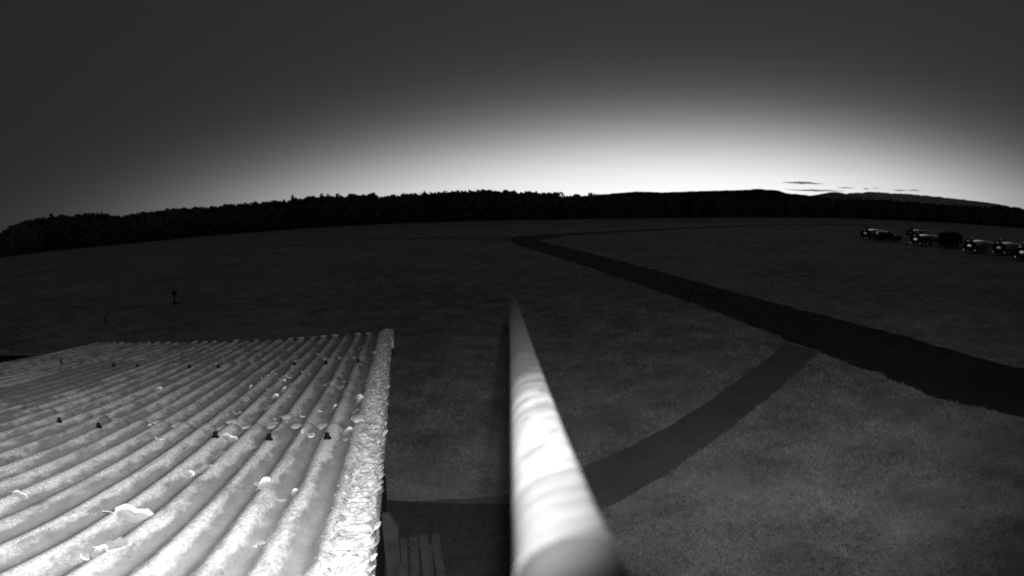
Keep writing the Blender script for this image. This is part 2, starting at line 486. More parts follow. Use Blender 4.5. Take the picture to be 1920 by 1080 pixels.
# moss clumps in the valleys at the end laps
def blob_mesh(name, seed, flat=0.35, lobes=3, mat=MOSS):
    bm = bmesh.new()
    bmesh.ops.create_icosphere(bm, subdivisions=3, radius=1.0)
    for v in bm.verts:
        f = 1 + 0.30 * noise.noise(v.co * 1.3 + Vector((seed * 7.3, 0, 0))) + 0.16 * noise.noise(v.co * 4.0 + Vector((0, seed * 3.1, 0)))
        v.co *= f; v.co.z *= flat
    me = bpy.data.meshes.new(name); bm.to_mesh(me); bm.free(); me.materials.append(mat)
    me.polygons.foreach_set('use_smooth', [True] * len(me.polygons))
    return me
blobs = [blob_mesh('moss_clump', i) for i in range(5)]
def moss(e, d, sx, sy, sz=None):
    o = bpy.data.objects.new('moss_clump', random.choice(blobs)); COL.objects.link(o)
    to_roof(o, e, d, surf_n(e, d) + 0.004, Matrix.Rotation(random.uniform(-.4, .4), 4, 'Z') @ Matrix.Diagonal((sx, sy, (sz or (sx + sy) * .4), 1)))
for k in range(0, 13):
    e = E0 + LAM * 0.5 - k * LAM - LAM * 1.0
    if k in (5, 8, 11): continue
    moss(e + random.uniform(-.01, .01), D_L1 + .055 + random.uniform(-.02, .03), random.uniform(.042, .062), random.uniform(.05, .08))
for e, d, s_ in ((-1.22, D_L1 + .04, .05), (-1.30, D_L1, .04), (-0.95, D_L1 + .12, .05), (-0.33, D_L1 + .06, .07), (-0.86, D_L1 + .16, .045)):
    moss(e, d, s_, s_ * 1.2)
for k in range(0, 11):
    e = E0 - LAM * 0.5 - k * LAM
    if k in (3, 6): continue
    moss(e, D_L2 + .06 + random.uniform(-.04, .03), random.uniform(.035, .055), random.uniform(.04, .06))
moss(-0.33, D_L2 + .06, .06, .06)
# irregular clumps along the far edge
for k in range(0, 28):
    if random.random() < 0.75:
        e = E0 - k * LAM + random.uniform(-.03, .03)
        moss(e, D_FAR - 0.02, random.uniform(.035, .06), random.uniform(.04, .08), random.uniform(.018, .045))

# verge strip overgrown with lichen
nu, nv = 420, 22
vs = []; fs = []
v_l0, v_r0 = -0.315, -0.178
for i in range(nu + 1):
    d = D_NEAR + (D_FAR + 0.05 - D_NEAR) * i / nu
    wig = 0.016 * noise.noise(Vector((d * 3.1, 0, 5))) + 0.010 * noise.noise(Vector((d * 13, 0, 1)))
    wl = v_l0 + wig * 2.2 - 0.02 * max(0, 1.6 - d) / 1.6 + (0.02 if d > 5.5 else 0.0); wr = v_r0 + 0.010 * noise.noise(Vector((d * 6, 4, 0))) + 0.009 * noise.noise(Vector((d * 21, 9, 0))) + (0.035 if d > 6.6 else 0)
    for j in range(nv + 1):
        t = j / nv; th = math.pi * t
        e = (wl + wr) / 2 - math.cos(th) * (wr - wl) / 2
        if t > 0.985: pass
        z = 0.010 + 0.052 * math.sin(th) ** 0.6
        z += (0.017 * noise.noise(Vector((e * 18, d * 26, 0))) + 0.010 * noise.noise(Vector((e * 50, d * 60, 3)))) * math.sin(th) ** .4
        z += 0.008 * abs(noise.noise(Vector((e * 9, d * 34 + 3 * noise.noise(Vector((e * 12, d * 4, 0))), 7))))
        if d > D_FAR - 0.35: z -= 0.004
        if j == 0: z = wave(e) - 0.004
        if j == nv: z = -0.09 + 0.02 * noise.noise(Vector((d * 9, 1, 1)))
        vs.append((e, d, z))
for i in range(nu):
    for j in range(nv):
        a = i * (nv + 1) + j; fs.append((a, a + 1, a + nv + 2, a + nv + 1))
fs.append(tuple(range(nv + 1))[::-1]); fs.append(tuple(nu * (nv + 1) + j for j in range(nv + 1)))
vg = mesh('verge_crust', vs, fs, CRUST, None, False); to_roof(vg)
# overlapping lichen flakes on the strip: too many to count
fv = []; ff = []
NF = 2600
for _ in range(NF):
    d = random.uniform(-0.6, D_FAR); t = random.random() * 1.1 - 0.1
    if random.random() < 0.18: t = -0.12 * random.random()
    e = v_l0 - 0.005 + t * (v_r0 - v_l0 + 0.008)
    zz = 0.012 + 0.056 * max(0.0, math.sin(math.pi * min(1, max(0, t)))) ** .6
    rx = random.uniform(.012, .042); ry = random.uniform(.007, .020)
    ang = random.uniform(-.6, .6); tilt = random.uniform(-.5, .25); roll = math.cos(math.pi * min(1, max(0, t))) * -0.7
    rot = Matrix.Rotation(ang, 3, 'Z') @ Matrix.Rotation(roll * -1, 3, 'Y') @ Matrix.Rotation(tilt, 3, 'X')
    b0 = len(fv); K = 7
    fv.append(Vector((e, d, zz)) + rot @ Vector((0, 0, random.uniform(.002, .007))))
    for q in range(K):
        w = random.uniform(.7, 1.25); aa = 2 * math.pi * q / K
        fv.append(Vector((e, d, zz)) + rot @ Vector((rx * w * math.cos(aa), ry * w * math.sin(aa), -0.002)))
    for q in range(K): ff.append((b0, b0 + 1 + q, b0 + 1 + (q + 1) % K))
fl = mesh('lichen_flakes', fv, ff, CRUST, None, False); to_roof(fl); fl['kind'] = 'stuff'

# walls under the roof
def wall(e0, d0, e1, d1, th_e, th_d):
    pts = []
    for e, d in ((e0, d0), (e1, d1), (e1 + th_e, d1 + th_d), (e0 + th_e, d0 + th_d)):
        p = RM @ Vector((e, d, -0.06)); pts.append(p)
    vs = [(p.x, p.y, 0.0) for p in pts] + [(p.x, p.y, p.z) for p in pts]
    vs = [Vector(v) - shed.location for v in vs]
    return mesh('wall', vs, [(3, 2, 1, 0), (4, 5, 6, 7), (0, 1, 5, 4), (1, 2, 6, 5), (2, 3, 7, 6), (3, 0, 4, 7)], WALLM, shed)
wall(-0.40, -1.8, -0.40, 7.2, -0.12, 0.0)
wall(-0.53, 7.2, -5.10, 7.2, 0.0, -0.12)
wall(-5.10, 7.07, -5.10, -1.8, 0.12, 0.0)
wall(-0.53, -1.8, -4.97, -1.8, 0.0, 0.12)

# ------------------------------------------------------------------ fallen leaves on the roof
def leaf_mesh(seed, curl, lobes):
    rs = random.Random(seed)
    vs = []; fs = []; nr, ns = 6, 22
    th = 0.014
    for s_ in (0, 1):
        vs.append((0, 0, -th * s_))
        for r_ in range(1, nr + 1):
            for k in range(ns):
                a = 2 * math.pi * k / ns
                rad_ = r_ / nr
                edge = 0.52 + 0.48 * abs(math.cos(a)) ** 1.4 + 0.10 * math.sin(lobes * a + seed) + 0.05 * math.sin(9 * a + seed * 2)
                x = math.cos(a) * rad_ * edge; y_ = math.sin(a) * rad_ * edge * 0.72
                z = curl * (rad_ ** 2.2) * (0.5 + 0.5 * math.sin(a * 1.0 + seed)) + 0.05 * math.sin(4 * a + seed) * rad_
                vs.append((x, y_, z - th * s_))
    n1 = 1 + nr * ns
    for s_ in (0, 1):
        o = s_ * n1
        for k in range(ns):
            f = (o, o + 1 + k, o + 1 + (k + 1) % ns); fs.append(f if not s_ else f[::-1])
        for r_ in range(nr - 1):
            for k in range(ns):
                a = o + 1 + r_ * ns + k; b = o + 1 + r_ * ns + (k + 1) % ns
                f = (a, a + ns, b + ns, b); fs.append(f if not s_ else f[::-1])
    for k in range(ns):
        a = 1 + (nr - 1) * ns + k; b = 1 + (nr - 1) * ns + (k + 1) % ns
        fs.append((a, a + n1, b + n1, b))
    # stalk
    b0 = len(vs)
    for p in ((-0.9, 0), (-1.25, 0.04), (-1.6, -0.03)):
        vs += [(p[0], p[1] + .02, .02), (p[0], p[1] - .02, .02), (p[0], p[1], .06)]
    for q in range(2):
        o = b0 + q * 3
        for k in range(3):
            fs.append((o + k, o + (k + 1) % 3, o + 3 + (k + 1) % 3, o + 3 + k))
    me = bpy.data.meshes.new('fallen_leaf'); me.from_pydata(vs, [], fs); me.materials.append(LEAF)
    at_ = me.attributes.new('rim', 'FLOAT', 'POINT')
    rv = [0.0] * len(vs)
    for s_ in (0, 1):
        for r_ in range(1, nr + 1):
            for k in range(ns):
                rv[s_ * n1 + 1 + (r_ - 1) * ns + k] = r_ / nr * (0.75 + 0.35 * math.sin(2 * math.pi * k / ns + seed))
    for q in range(2 * n1, len(vs)): rv[q] = 1.0
    at_.data.foreach_set('value', rv)
    me.polygons.foreach_set('use_smooth', [True] * len(me.polygons))
    return me
def curl_mesh(seed, arc, wid):
    """a leaf dried into a curled crescent, only its pale rolled edge standing up"""
    rs = random.Random(seed); vs = []; fs = []; n_ = 26; K = 8
    for i in range(n_ + 1):
        t = i / n_; a = -math.pi / 2 + (t - .5) * arc
        r_ = 0.85 + .08 * math.sin(5 * t + seed); w_ = wid * (math.sin(math.pi * min(.97, max(.03, t))) ** .7) * (1 + .25 * math.sin(11 * t + seed))
        cx, cy = r_ * math.cos(a), r_ * .6 * math.sin(a)
        for k in range(K):
            b_ = 2 * math.pi * k / K
            vs.append((cx + w_ * .6 * math.cos(b_) * math.cos(a), cy + w_ * .6 * math.cos(b_) * math.sin(a), .10 + w_ * .7 * math.sin(b_) + .08 * math.sin(6 * t + seed)))
    for i in range(n_):
        for k in range(K): fs.append((i * K + k, i * K + (k + 1) % K, (i + 1) * K + (k + 1) % K, (i + 1) * K + k))
    fs.append(tuple(range(K))[::-1]); fs.append(tuple(n_ * K + k for k in range(K)))
    b0 = len(vs); M_ = 10      # the thin dull blade inside the curl
    vs.append((0, -.1, .06))
    for k in range(M_ + 1):
        a = -math.pi / 2 + (k / M_ - .5) * arc * .9; vs.append((.8 * math.cos(a), .48 * math.sin(a), .09))
    for k in range(M_): fs.append((b0, b0 + 1 + k, b0 + 2 + k))
    me = bpy.data.meshes.new('fallen_leaf'); me.from_pydata(vs, [], fs); me.materials.append(LEAF)
    at_ = me.attributes.new('rim', 'FLOAT', 'POINT'); at_.data.foreach_set('value', [1.0 if q < b0 else 0.0 for q in range(len(vs))])
    me.polygons.foreach_set('use_smooth', [True] * len(me.polygons)); return me
leaf_meshes = [leaf_mesh(i, c_, l_) for i, (c_, l_) in enumerate(((0.6, 3), (0.9, 2), (1.1, 4), (0.35, 5), (1.2, 3)))]
leaf_meshes[4] = curl_mesh(3, 3.6, .17); leaf_meshes.append(curl_mesh(8, 2.4, .14)); leaf_meshes.append(curl_mesh(5, 5.2, .12))
LV = [  # picture x, y, half width in px, variant, spin, label
 (250, 970, 33, 0, 0.2, 'largest pale curled leaf, lying on a crest near the lower left'),
 (172, 1034, 24, 6, 1.0, 'upturned pale leaf with a long stalk at the lower left corner of the roof'),
 (188, 1046, 16, 1, 0.3, 'small pale leaf tucked against the stalked leaf in the lower left'),
 (220, 1034, 24, 3, 0.8, 'long pale leaf lying right of the stalked leaf in the lower left'),
 (378, 880, 20, 3, 0.2, 'broad pale leaf in a valley left of the curled ring-shaped leaf'),
 (352, 887, 11, 1, -0.2, 'small pale leaf touching the broad leaf mid roof'),
 (429, 823, 17, 0, -0.4, 'pale leaf lying against a black screw cap'),
 (413, 854, 10, 3, 0.1, 'narrow pale leaf just below the leaf at the screw cap'),
 (484, 903, 10, 3, -0.2, 'small oval pale leaf between two crests, above the ring-shaped leaf'),
 (496, 918, 14, 1, 0.9, 'thin folded pale leaf just left of the ring-shaped leaf'),
 (523, 932, 22, 4, 0.0, 'ring-shaped curled leaf with a bright rim in the valley'),
 (553, 927, 8, 1, 1.0, 'small bright leaf sliver right of the ring-shaped leaf'),
 (488, 1013, 8, 3, -0.1, 'small oval pale leaf low in the valley near the bottom'),
 (477, 1021, 6, 1, -0.8, 'tiny pale stalk-like leaf near the bottom valley'),
 (443, 770, 11, 6, 0.2, 'ring-curled pale leaf on a crest above the moss line'),
 (421, 778, 9, 3, 0.7, 'narrow pale leaf trailing left of the ring-curled leaf'),
 (505, 766, 8, 3, 0.4, 'narrow pale leaf above the moss line, mid roof'),
 (513, 780, 10, 5, -0.5, 'folded pale leaf above the moss line between two crests'),
 (566, 774, 9, 4, -0.9, 'hook-shaped pale leaf above the moss line'),
 (578, 816, 14, 6, -0.6, 'triangular leaf with bright rim between the two right screw caps'),
 (648, 818, 15, 5, -0.2, 'crumpled bright leaf cluster beside the rightmost near screw cap'),
 (652, 806, 9, 1, 0.5, 'small crumpled leaf against the crust strip by the near screws'),
 (575, 700, 11, 5, -0.2, 'striped folded leaf high on the roof, left of the two arc leaves'),
 (610, 717, 10, 4, -0.3, 'arc-shaped pale leaf, left one of two side by side'),
 (633, 722, 14, 6, -0.4, 'flat rimmed leaf, right one of two side by side'),
 (645, 710, 11, 5, -0.5, 'bent pale leaf above the rimmed leaf'),
 (686, 696, 11, 5, 0.2, 'layered pale leaf beside the crust strip below the far screws'),
 (672, 742, 8, 1, -0.4, 'upper of two bright leaf scraps beside the crust strip'),
 (676, 750, 8, 1, 0.2, 'lower of two bright leaf scraps beside the crust strip'),
 (668, 767, 6, 3, -0.1, 'small pale scrap beside the crust strip under the two scraps'),
 (543, 724, 6, 3, 0.3, 'short pale leaf high in the middle of the roof'),
 (533, 733, 7, 1, 0.3, 'ruffled pale leaf just below the short leaf high on the roof'),
 (602, 668, 8, 3, -0.4, 'pale leaf among the far screws near the top right'),
 (677, 651, 5, 3, 0.0, 'small pale leaf near the far right corner of the roof'),
 (415, 666, 5, 3, -0.6, 'tiny pale leaf above the far screws, upper one of two'),
 (423, 680, 5, 3, -0.4, 'tiny pale leaf above a far screw, lower one of two'),
 (200, 743, 7, 4, 0.2, 'small crescent leaf on the far left of the roof'),
 (297, 735, 7, 1, 0.3, 'small pale leaf in a valley far up the middle left'),
 (169, 759, 6, 3, 0.1, 'small pale scrap below the crescent leaf on the far left'),
 (83, 681, 10, 3, 0.1, 'thin pale twig-like leaf by the two far left screws'),
 (112, 677, 7, 3, -0.1, 'thin pale leaf between the two far left screws'),
 (37, 935, 13, 0, 0.2, 'blotchy pale leaf on a crest at the left edge'),
 (280, 806, 6, 1, 1.3, 'small pale leaf standing in a valley left of the moss line'),
 (300, 827, 10, 4, 0.0, 'faint ring-shaped leaf left of the moss line'),
]
for i_, (px, py) in enumerate(((492, 712), (500, 706), (515, 700), (520, 712), (530, 716), (527, 702), (541, 706), (481, 720), (470, 726), (556, 696), (548, 690), (505, 735), (515, 741), (528, 728), (462, 748), (440, 738))):
    LV.append((px, py, 4 + (i_ * 7) % 5, (1, 5, 6, 3)[i_ % 4], (i_ * 1.7) % 3 - 1.5, 'small pale leaf scrap among the litter in the upper middle of the roof'))
LV += [(600, 772, 6, 5, .3, 'small curled scrap between the hook-shaped leaf and the crust strip'), (628, 761, 5, 1, 0, 'short pale sliver high on a crest two waves from the crust strip'), (690, 722, 7, 5, .2, 'pale scrap on the edge of the crust strip below the layered leaf')]
for px, py, hw, var, spin, lab in LV:
    e, d = roofpt(px, py, 0.02)
    n_ = surf_n(e, d)
    P = RM @ Vector((e, d, n_))
    s_ = hw * PX * (P - CAMPOS).length * 0.98
    sl = -AMP * 2 * math.pi / LAM * math.sin(2 * math.pi * (e - E0) / LAM)
    o = bpy.data.objects.new('fallen_leaf', leaf_meshes[var]); COL.objects.link(o)
    o.matrix_world = RM @ Matrix.Translation((e, d, n_ + s_ * 0.10 + 0.004)) @ Matrix.Rotation(-math.atan(sl) * 0.8, 4, 'Y') @ Matrix.Rotation(spin + 0.24, 4, 'Z') @ Matrix.Rotation(0.5, 4, 'X') @ Matrix.Diagonal((s_, s_ * 1.25, s_ * 0.7, 1))
    tag(o, lab, 'leaf', 'pale leaves fallen on the roof')

# ------------------------------------------------------------------ the blurred arm in front of the lens
def band_mat(name, lo, hi, worn=1.0):  # worn: light fading along the arm, put into the colour
    m = Mat(name, 0.85, 0.1)
    mpp = m.n('ShaderNodeMapping'); mpp.inputs['Rotation'].default_value = (0, 0, -0.30); m.l(m.tc.outputs['Object'], mpp.inputs[0])
    a = m.noise(1.0, 4, 0.6, mpp.outputs[0], (4.0, 46.0, 4.0), 0.3); b = m.noise(40, 4)
    v = m.ramp(m.math('ADD', m.math('MULTIPLY', a, 0.85), m.math('MULTIPLY', b, 0.15)), 0.34, 0.64, lo, hi)
    if worn < 1:      # worn: light fading towards the tip, put into the colour
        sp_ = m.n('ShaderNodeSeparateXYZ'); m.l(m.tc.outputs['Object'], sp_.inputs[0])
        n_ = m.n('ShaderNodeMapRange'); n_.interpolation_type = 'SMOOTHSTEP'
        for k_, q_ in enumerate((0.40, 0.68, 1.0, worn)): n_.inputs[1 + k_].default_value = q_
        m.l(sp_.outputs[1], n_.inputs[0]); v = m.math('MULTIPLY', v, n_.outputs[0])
    m.col(v); m.bump(a, 0.5, 0.004)
    return m.m
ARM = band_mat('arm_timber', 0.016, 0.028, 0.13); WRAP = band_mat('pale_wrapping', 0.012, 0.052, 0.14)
vd = ray(953, 515); vright = vd.cross(Vector((0, 0, 1))).normalized(); vup = vright.cross(vd).normalized()
B = 0.125; wd = 0.066 * 0.625
ARMF = Matrix.Identity(4)
for i in range(3):
    ARMF[i][0] = vright[i]; ARMF[i][1] = vd[i]; ARMF[i][2] = vup[i]; ARMF[i][3] = CAMPOS[i] - vup[i] * B
arm = empty('lens_arm'); arm.matrix_world = ARMF
tag(arm, 'blurred pale arm jutting out right under the lens, its middle glaring white', 'arm')
def arm_loft(name, s0, s1, grow, mat, tipped, skew, seed):
    prof = [(0.000, -0.050), (0.0, -0.024), (0.002, -0.015), (0.006, -0.008), (0.012, -0.003), (0.020, 0.0), (wd - 0.006, 0.0), (wd - 0.002, -0.002), (wd, -0.006), (wd, -0.050)]
    cx = wd / 2; k = len(prof); NS = 70; vs = []; fs = []
    for i in range(NS + 1):
        t = i / NS; s_ = s0 + (s1 - s0) * t
        end = 1.0; dip = 0.0
        if tipped and s_ > s1 - 0.075:
            end = math.sqrt(max(0.02, 1 - ((s_ - (s1 - 0.075)) / 0.075) ** 2))
        for x, z in prof:
            g_ = grow * (1 + .5 * noise.noise(Vector((s_ * 22, x * 18, seed))))
            xx = (x - cx) * (1 + g_ / cx) + cx; zz = z + g_
            if xx > 0.012: xx = 0.012 + (xx - 0.012) * end
            zz += 0.0010 * noise.noise(Vector((x * 40, s_ * 45, seed)))
            vs.append((xx - 0.002, s_ + skew * (x - cx) * (1 - t if not tipped else 0), zz))
    for i in range(NS):
        for j in range(k):
            fs.append((i * k + j, i * k + (j + 1) % k, (i + 1) * k + (j + 1) % k, (i + 1) * k + j))
    fs.append(tuple(range(k))[::-1]); fs.append(tuple(NS * k + j for j in range(k)))
    return mesh(name, vs, fs, mat, arm, True)
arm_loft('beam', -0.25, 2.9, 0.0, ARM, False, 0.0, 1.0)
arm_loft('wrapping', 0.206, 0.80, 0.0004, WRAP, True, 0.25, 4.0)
pb = CAMPOS + vd * -0.27 + vright * 0.02
bm = box_bm(pb.x - .045, pb.x + .045, pb.y - .05, pb.y + .04, 0.0, H + 0.25)
for v in bm.verts: v.co = ARMF.inverted() @ v.co
from_bm('post', bm, WOOD, arm)

# ------------------------------------------------------------------ yard things
tb = empty('slatted_table', (-0.95, 4.55, 0)); tag(tb, 'dark slatted garden table on the paved yard beside the shed', 'table')
p_l = ground(746, 1008, 0.72); p_r = ground(824, 1000, 0.72)
SLT = [((748, 1009.5), (763, 1009), (749.5, 1140), (767, 1140)), ((767, 1006), (783, 1005.5), (772, 1140), (790, 1140)), ((785, 1002.5), (801, 1001.5), (799, 1140), (817, 1140)), ((807.5, 1000), (823, 999), (828, 1140), (846, 1140))]
for c4 in SLT:
    zt = 0.722 + random.uniform(-.003, .003)
    q = [ground(p[0], p[1], zt) for p in c4]; q = [q[0], q[1], q[3], q[2]]
    vs = [Vector((p.x, p.y, zt - .03)) - tb.location for p in q] + [Vector((p.x, p.y, zt)) - tb.location for p in q]
    o = mesh('slat', vs, [(3, 2, 1, 0), (4, 5, 6, 7), (0, 1, 5, 4), (1, 2, 6, 5), (2, 3, 7, 6), (3, 0, 4, 7)], WOOD, tb)
    bm = bmesh.new(); bm.from_mesh(o.data); bmesh.ops.recalc_face_normals(bm, faces=bm.faces); bmesh.ops.bevel(bm, geom=bm.edges[:], offset=.003, segments=1, affect='EDGES'); bm.to_mesh(o.data); bm.free()
for sx in (p_l.x + 0.05, p_r.x - 0.09):
    for sy in (3.95, p_l.y - 0.12):
        bm = box_bm(sx, sx + 0.05, sy, sy + 0.05, 0.03, 0.66)
        for v in bm.verts: v.co -= tb.location
        from_bm('leg', bm, WOOD, tb)
for sy in (3.98, p_l.y - 0.1):
    bm = box_bm(p_l.x + .03, p_r.x - .02, sy, sy + 0.04, 0.66, 0.69)
    for v in bm.verts: v.co -= tb.location
    from_bm('crossbar', bm, WOOD, tb)
# tall board beside the table with a sloping top corner
t0 = ground(718, 960, 1.45); t1 = ground(731, 962, 1.45); t2 = ground(744, 990, 1.36)
yb = t0.y
xa, xb, xc = t0.x, t1.x, t0.x + 0.15
vs = []
for yy in (yb, yb - 0.05):
    vs += [(xa, yy, 0.03), (xc, yy, 0.03), (xc, yy, 1.27), (xb, yy, 1.45), (xa, yy, 1.45)]
fs = [(0, 1, 2, 3, 4), (9, 8, 7, 6, 5)] + [(i, i + 5, (i + 1) % 5 + 5, (i + 1) % 5) for i in range(5)]
bd = mesh('upright_board', vs, fs, WOOD); bm = bmesh.new(); bm.from_mesh(bd.data); bmesh.ops.recalc_face_normals(bm, faces=bm.faces); bm.to_mesh(bd.data); bm.free()
tag(bd, 'tall dark board with a cut-off corner standing between shed and table', 'board')

# ------------------------------------------------------------------ marker post in the field
P = ground(328, 571)
po = empty('marker_post', P); tag(po, 'short dark post with a square head standing alone in the left field', 'post')
from_bm('pole', cyl_bm((0, 0, -.05), (0, 0, .62), .05, .045), IRON, po)
from_bm('head', box_bm(-.08, .17, -.09, .09, .60, .86, .03), IRON, po)
from_bm('foot', cyl_bm((0, 0, -.02), (.02, 0, .14), .17, .09, 9), IRON, po)
from_bm('step_bar', box_bm(.0, .32, -.03, .03, .11, .16, .01), IRON, po)
P = ground(198, 604)
st = empty('field_stake', P); tag(st, 'stubby dark stake low in the left field nearer the shed', 'stake')
from_bm('shaft', cyl_bm((0, 0, -.05), (.01, 0, .22), .05, .04, 8), IRON, st)
from_bm('cap', cyl_bm((.01, 0, .22), (.01, 0, .29), .075, .06, 8), IRON, st)

# neighbouring low lean-to whose edge shows beyond the left verge
q0 = ground(-120, 662, 1.5); q1 = ground(96, 662, 1.5)
ls = empty('boundary_wall', ((q0.x + q1.x) / 2, (q0.y + q1.y) / 2, 0)); tag(ls, 'low dark wall with pale coping behind the left end of the shed roof', 'wall')
dv = (q1 - q0); L_ = dv.length; dv.normalize(); nv_ = Vector((-dv.y, dv.x, 0))
def obj_local(name, corners, z0, z1, mat):
    vs = [Vector((c.x, c.y, z0)) - ls.location for c in corners] + [Vector((c.x, c.y, z1)) - ls.location for c in corners]
    o = mesh(name, vs, [(3, 2, 1, 0), (4, 5, 6, 7), (0, 1, 5, 4), (1, 2, 6, 5), (2, 3, 7, 6), (3, 0, 4, 7)], mat, ls)
    bm = bmesh.new(); bm.from_mesh(o.data); bmesh.ops.recalc_face_normals(bm, faces=bm.faces); bm.to_mesh(o.data); bm.free()
    return o
obj_local('coping', [q0 - nv_ * .04, q1 - nv_ * .04, q1 + nv_ * .16, q0 + nv_ * .16], 1.46, 1.5, simple('pale_coping', 0.22, .9, .1))
obj_local('wall_face', [q0, q1, q1 + nv_ * .12, q0 + nv_ * .12], 0.0, 1.458, IRON)
for px_, py_, s_ in ((5, 653, .10), (13, 655, .07), (3, 657, .06)):
    c_ = ground(px_, py_ + 5, 1.5)
    o = bpy.data.objects.new('moss_clump', random.choice(blobs)); COL.objects.link(o); o.parent = ls
    o.location = c_ - ls.location + Vector((0, .03, 0.0)); o.scale = (s_, s_, s_ * .8)

# ------------------------------------------------------------------ glider trailers in the field on the right
def trailer_body(L, w, h, hr_):
    """lofted long closed trailer: origin at the rear bottom centre, +y runs to the front"""
    secs = []
    n = 22
    for i in range(n + 1):
        t = i / n; y_ = t * L
        ht = h * (1.0 - 0.03 * (1 - math.sin(min(1, t / .35) * math.pi / 2))) * (1 - 0.34 * max(0, (t - .4) / .6) ** 1.6)
        wt = w * (1 - 0.35 * max(0, (t - .5) / .5) ** 1.8)
        ring = []
        K = 18
        for k_ in range(K + 1):
            a_ = math.pi * k_ / K
            x_ = math.cos(a_); z_ = math.sin(a_)
            xs_ = math.copysign(abs(x_) ** 0.34, x_) * wt / 2
            zs_ = hr_ + (ht - hr_) * abs(z_) ** 0.22
            ring.append((xs_, y_, zs_))
        ring = [(wt / 2 - .03, y_, 0.42)] + ring + [(-wt / 2 + .03, y_, 0.42)]
        secs.append(ring)
    vs = [p for r_ in secs for p in r_]; m_ = len(secs[0]); fs = []
    for i in range(n):
        for j in range(m_):
            a_ = i * m_ + j; b_ = i * m_ + (j + 1) % m_
            fs.append((a_, b_, b_ + m_, a_ + m_))
    fs.append(tuple(range(m_))[::-1]); fs.append(tuple(n * m_ + j for j in range(m_)))
    return vs, fs
def wheel_bm(x, y_, r_=.31, w_=.18):
    return cyl_bm((x - w_ / 2, y_, r_), (x + w_ / 2, y_, r_), r_, r_, 16)
def make_trailer():
    t = empty('glider_trailer')
    vs, fs = trailer_body(8.2, 1.62, 1.52, 0.62)
    b = mesh('body', vs, fs, GEL, t, False)
    for p in b.data.polygons: p.use_smooth = len(p.vertices) == 4
    # raised box for the fin at the tail end
    bm = box_bm(-.16, .16, .10, 1.0, 1.44, 1.98, .06)
    for v in bm.verts:
        if v.co.z > 1.8: v.co.x *= .7; v.co.y = .12 + (v.co.y - .1) * .75
    from_bm('fin_box', bm, GEL, t)
    from_bm('rear_door', box_bm(-.68, .68, -.03, .0, .55, 1.42, .02), DARKP, t)
    bm = bmesh.new(); box_bm(-.78, .78, -.05, .02, .40, .52, .015, bm); from_bm('bumper', bm, IRON, t)
    pl = from_bm('number_plate', box_bm(-.31, .31, -.045, -.032, .88, 1.10, .004), PLATE, t)
    for s_ in (-1, 1):
        from_bm('rear_light', cyl_bm((s_ * .70, -.075, .47), (s_ * .70, -.052, .47), .042, .042, 12), REFL_GLOW, t)  # reflectors, given a glow of their own
        w_ = from_bm('wheel', wheel_bm(s_ * .74, 3.6), TYRE, t)
        from_bm('rim', cyl_bm((s_ * .74 + s_ * .08, 3.6, .31), (s_ * .74 + s_ * .1, 3.6, .31), .17, .15, 12), STEEL, w_)
        from_bm('mudguard', box_bm(s_ * .74 - .13, s_ * .74 + .13, 3.15, 4.05, .63, .70, .03), IRON, t)
    from_bm('drawbar', box_bm(-.04, .04, 8.15, 9.5, .44, .54, .01), STEEL, t)
    from_bm('jockey_wheel', wheel_bm(0, 9.2, .12, .06), TYRE, t)
    return t
def copy_tree(o, parent=None):
    c = o.copy(); COL.objects.link(c)
    if parent: c.parent = parent
    for ch in list(o.children): copy_tree(ch, c)
    return c
def plate_fill(t, power):  # added spot to brighten the reflective plate, not a lamp of the trailer
    pl = bpy.data.lights.new('plate_fill', 'SPOT'); pl.energy = power; pl.spot_size = R(62); pl.spot_blend = .6; pl.shadow_soft_size = .02
    o = bpy.data.objects.new('plate_fill', pl); COL.objects.link(o); o.parent = t
    o.location = (0, -.40, 1.30)
    o.rotation_euler = (Vector((0, .36, -.31))).to_track_quat('-Z', 'Y').to_euler()
def at(px, py, dist=None): return ground(px, py)
TR = [  # rear bottom centre pixel, heading, label, power of the added plate light
 (1622, 449, 66, 'farthest white glider trailer at the left end of the trailer row', 0.4),
 (1716, 462, 72, 'white glider trailer with a bright plate left of the dark covered trailer', 1.2),
 (1817, 476, 74, 'white glider trailer with two bright rear reflectors right of the dark trailer', 1.0),
 (1872, 480, 76, 'white glider trailer second from the right end of the row', 0.5),
 (1915, 490, 74, 'nearest white glider trailer cut by the right edge of the picture', 1.1),
]
tr0 = make_trailer()
for i, (px, py, hd, lab, pw) in enumerate(TR):
    t = tr0 if i == 0 else copy_tree(tr0)
    p = ground(px, py); t.location = (p.x, p.y, 0); t.rotation_euler = (0, 0, -R(hd))
    tag(t, lab, 'trailer', 'glider trailers parked in a row')
# low white trailer behind the first two
p = ground(1668, 447)
t = copy_tree(tr0); t.location = (p.x + 6, p.y + 1, 0); t.rotation_euler = (0, 0, -R(80)); t.scale = (1, .8, .92)
tag(t, 'dimmer white glider trailer tucked behind the first two of the row', 'trailer', 'glider trailers parked in a row')
bpy.context.view_layer.update()
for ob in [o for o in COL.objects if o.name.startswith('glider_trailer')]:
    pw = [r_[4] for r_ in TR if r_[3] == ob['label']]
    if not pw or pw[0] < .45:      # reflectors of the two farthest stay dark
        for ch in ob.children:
            if ch.name.startswith('rear_light'):  # rear_light: the reflectors, no lamps in them
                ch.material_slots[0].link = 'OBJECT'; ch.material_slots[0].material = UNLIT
    if not pw: continue
    pw = pw[0]
    plate_fill(ob, pw * 4)
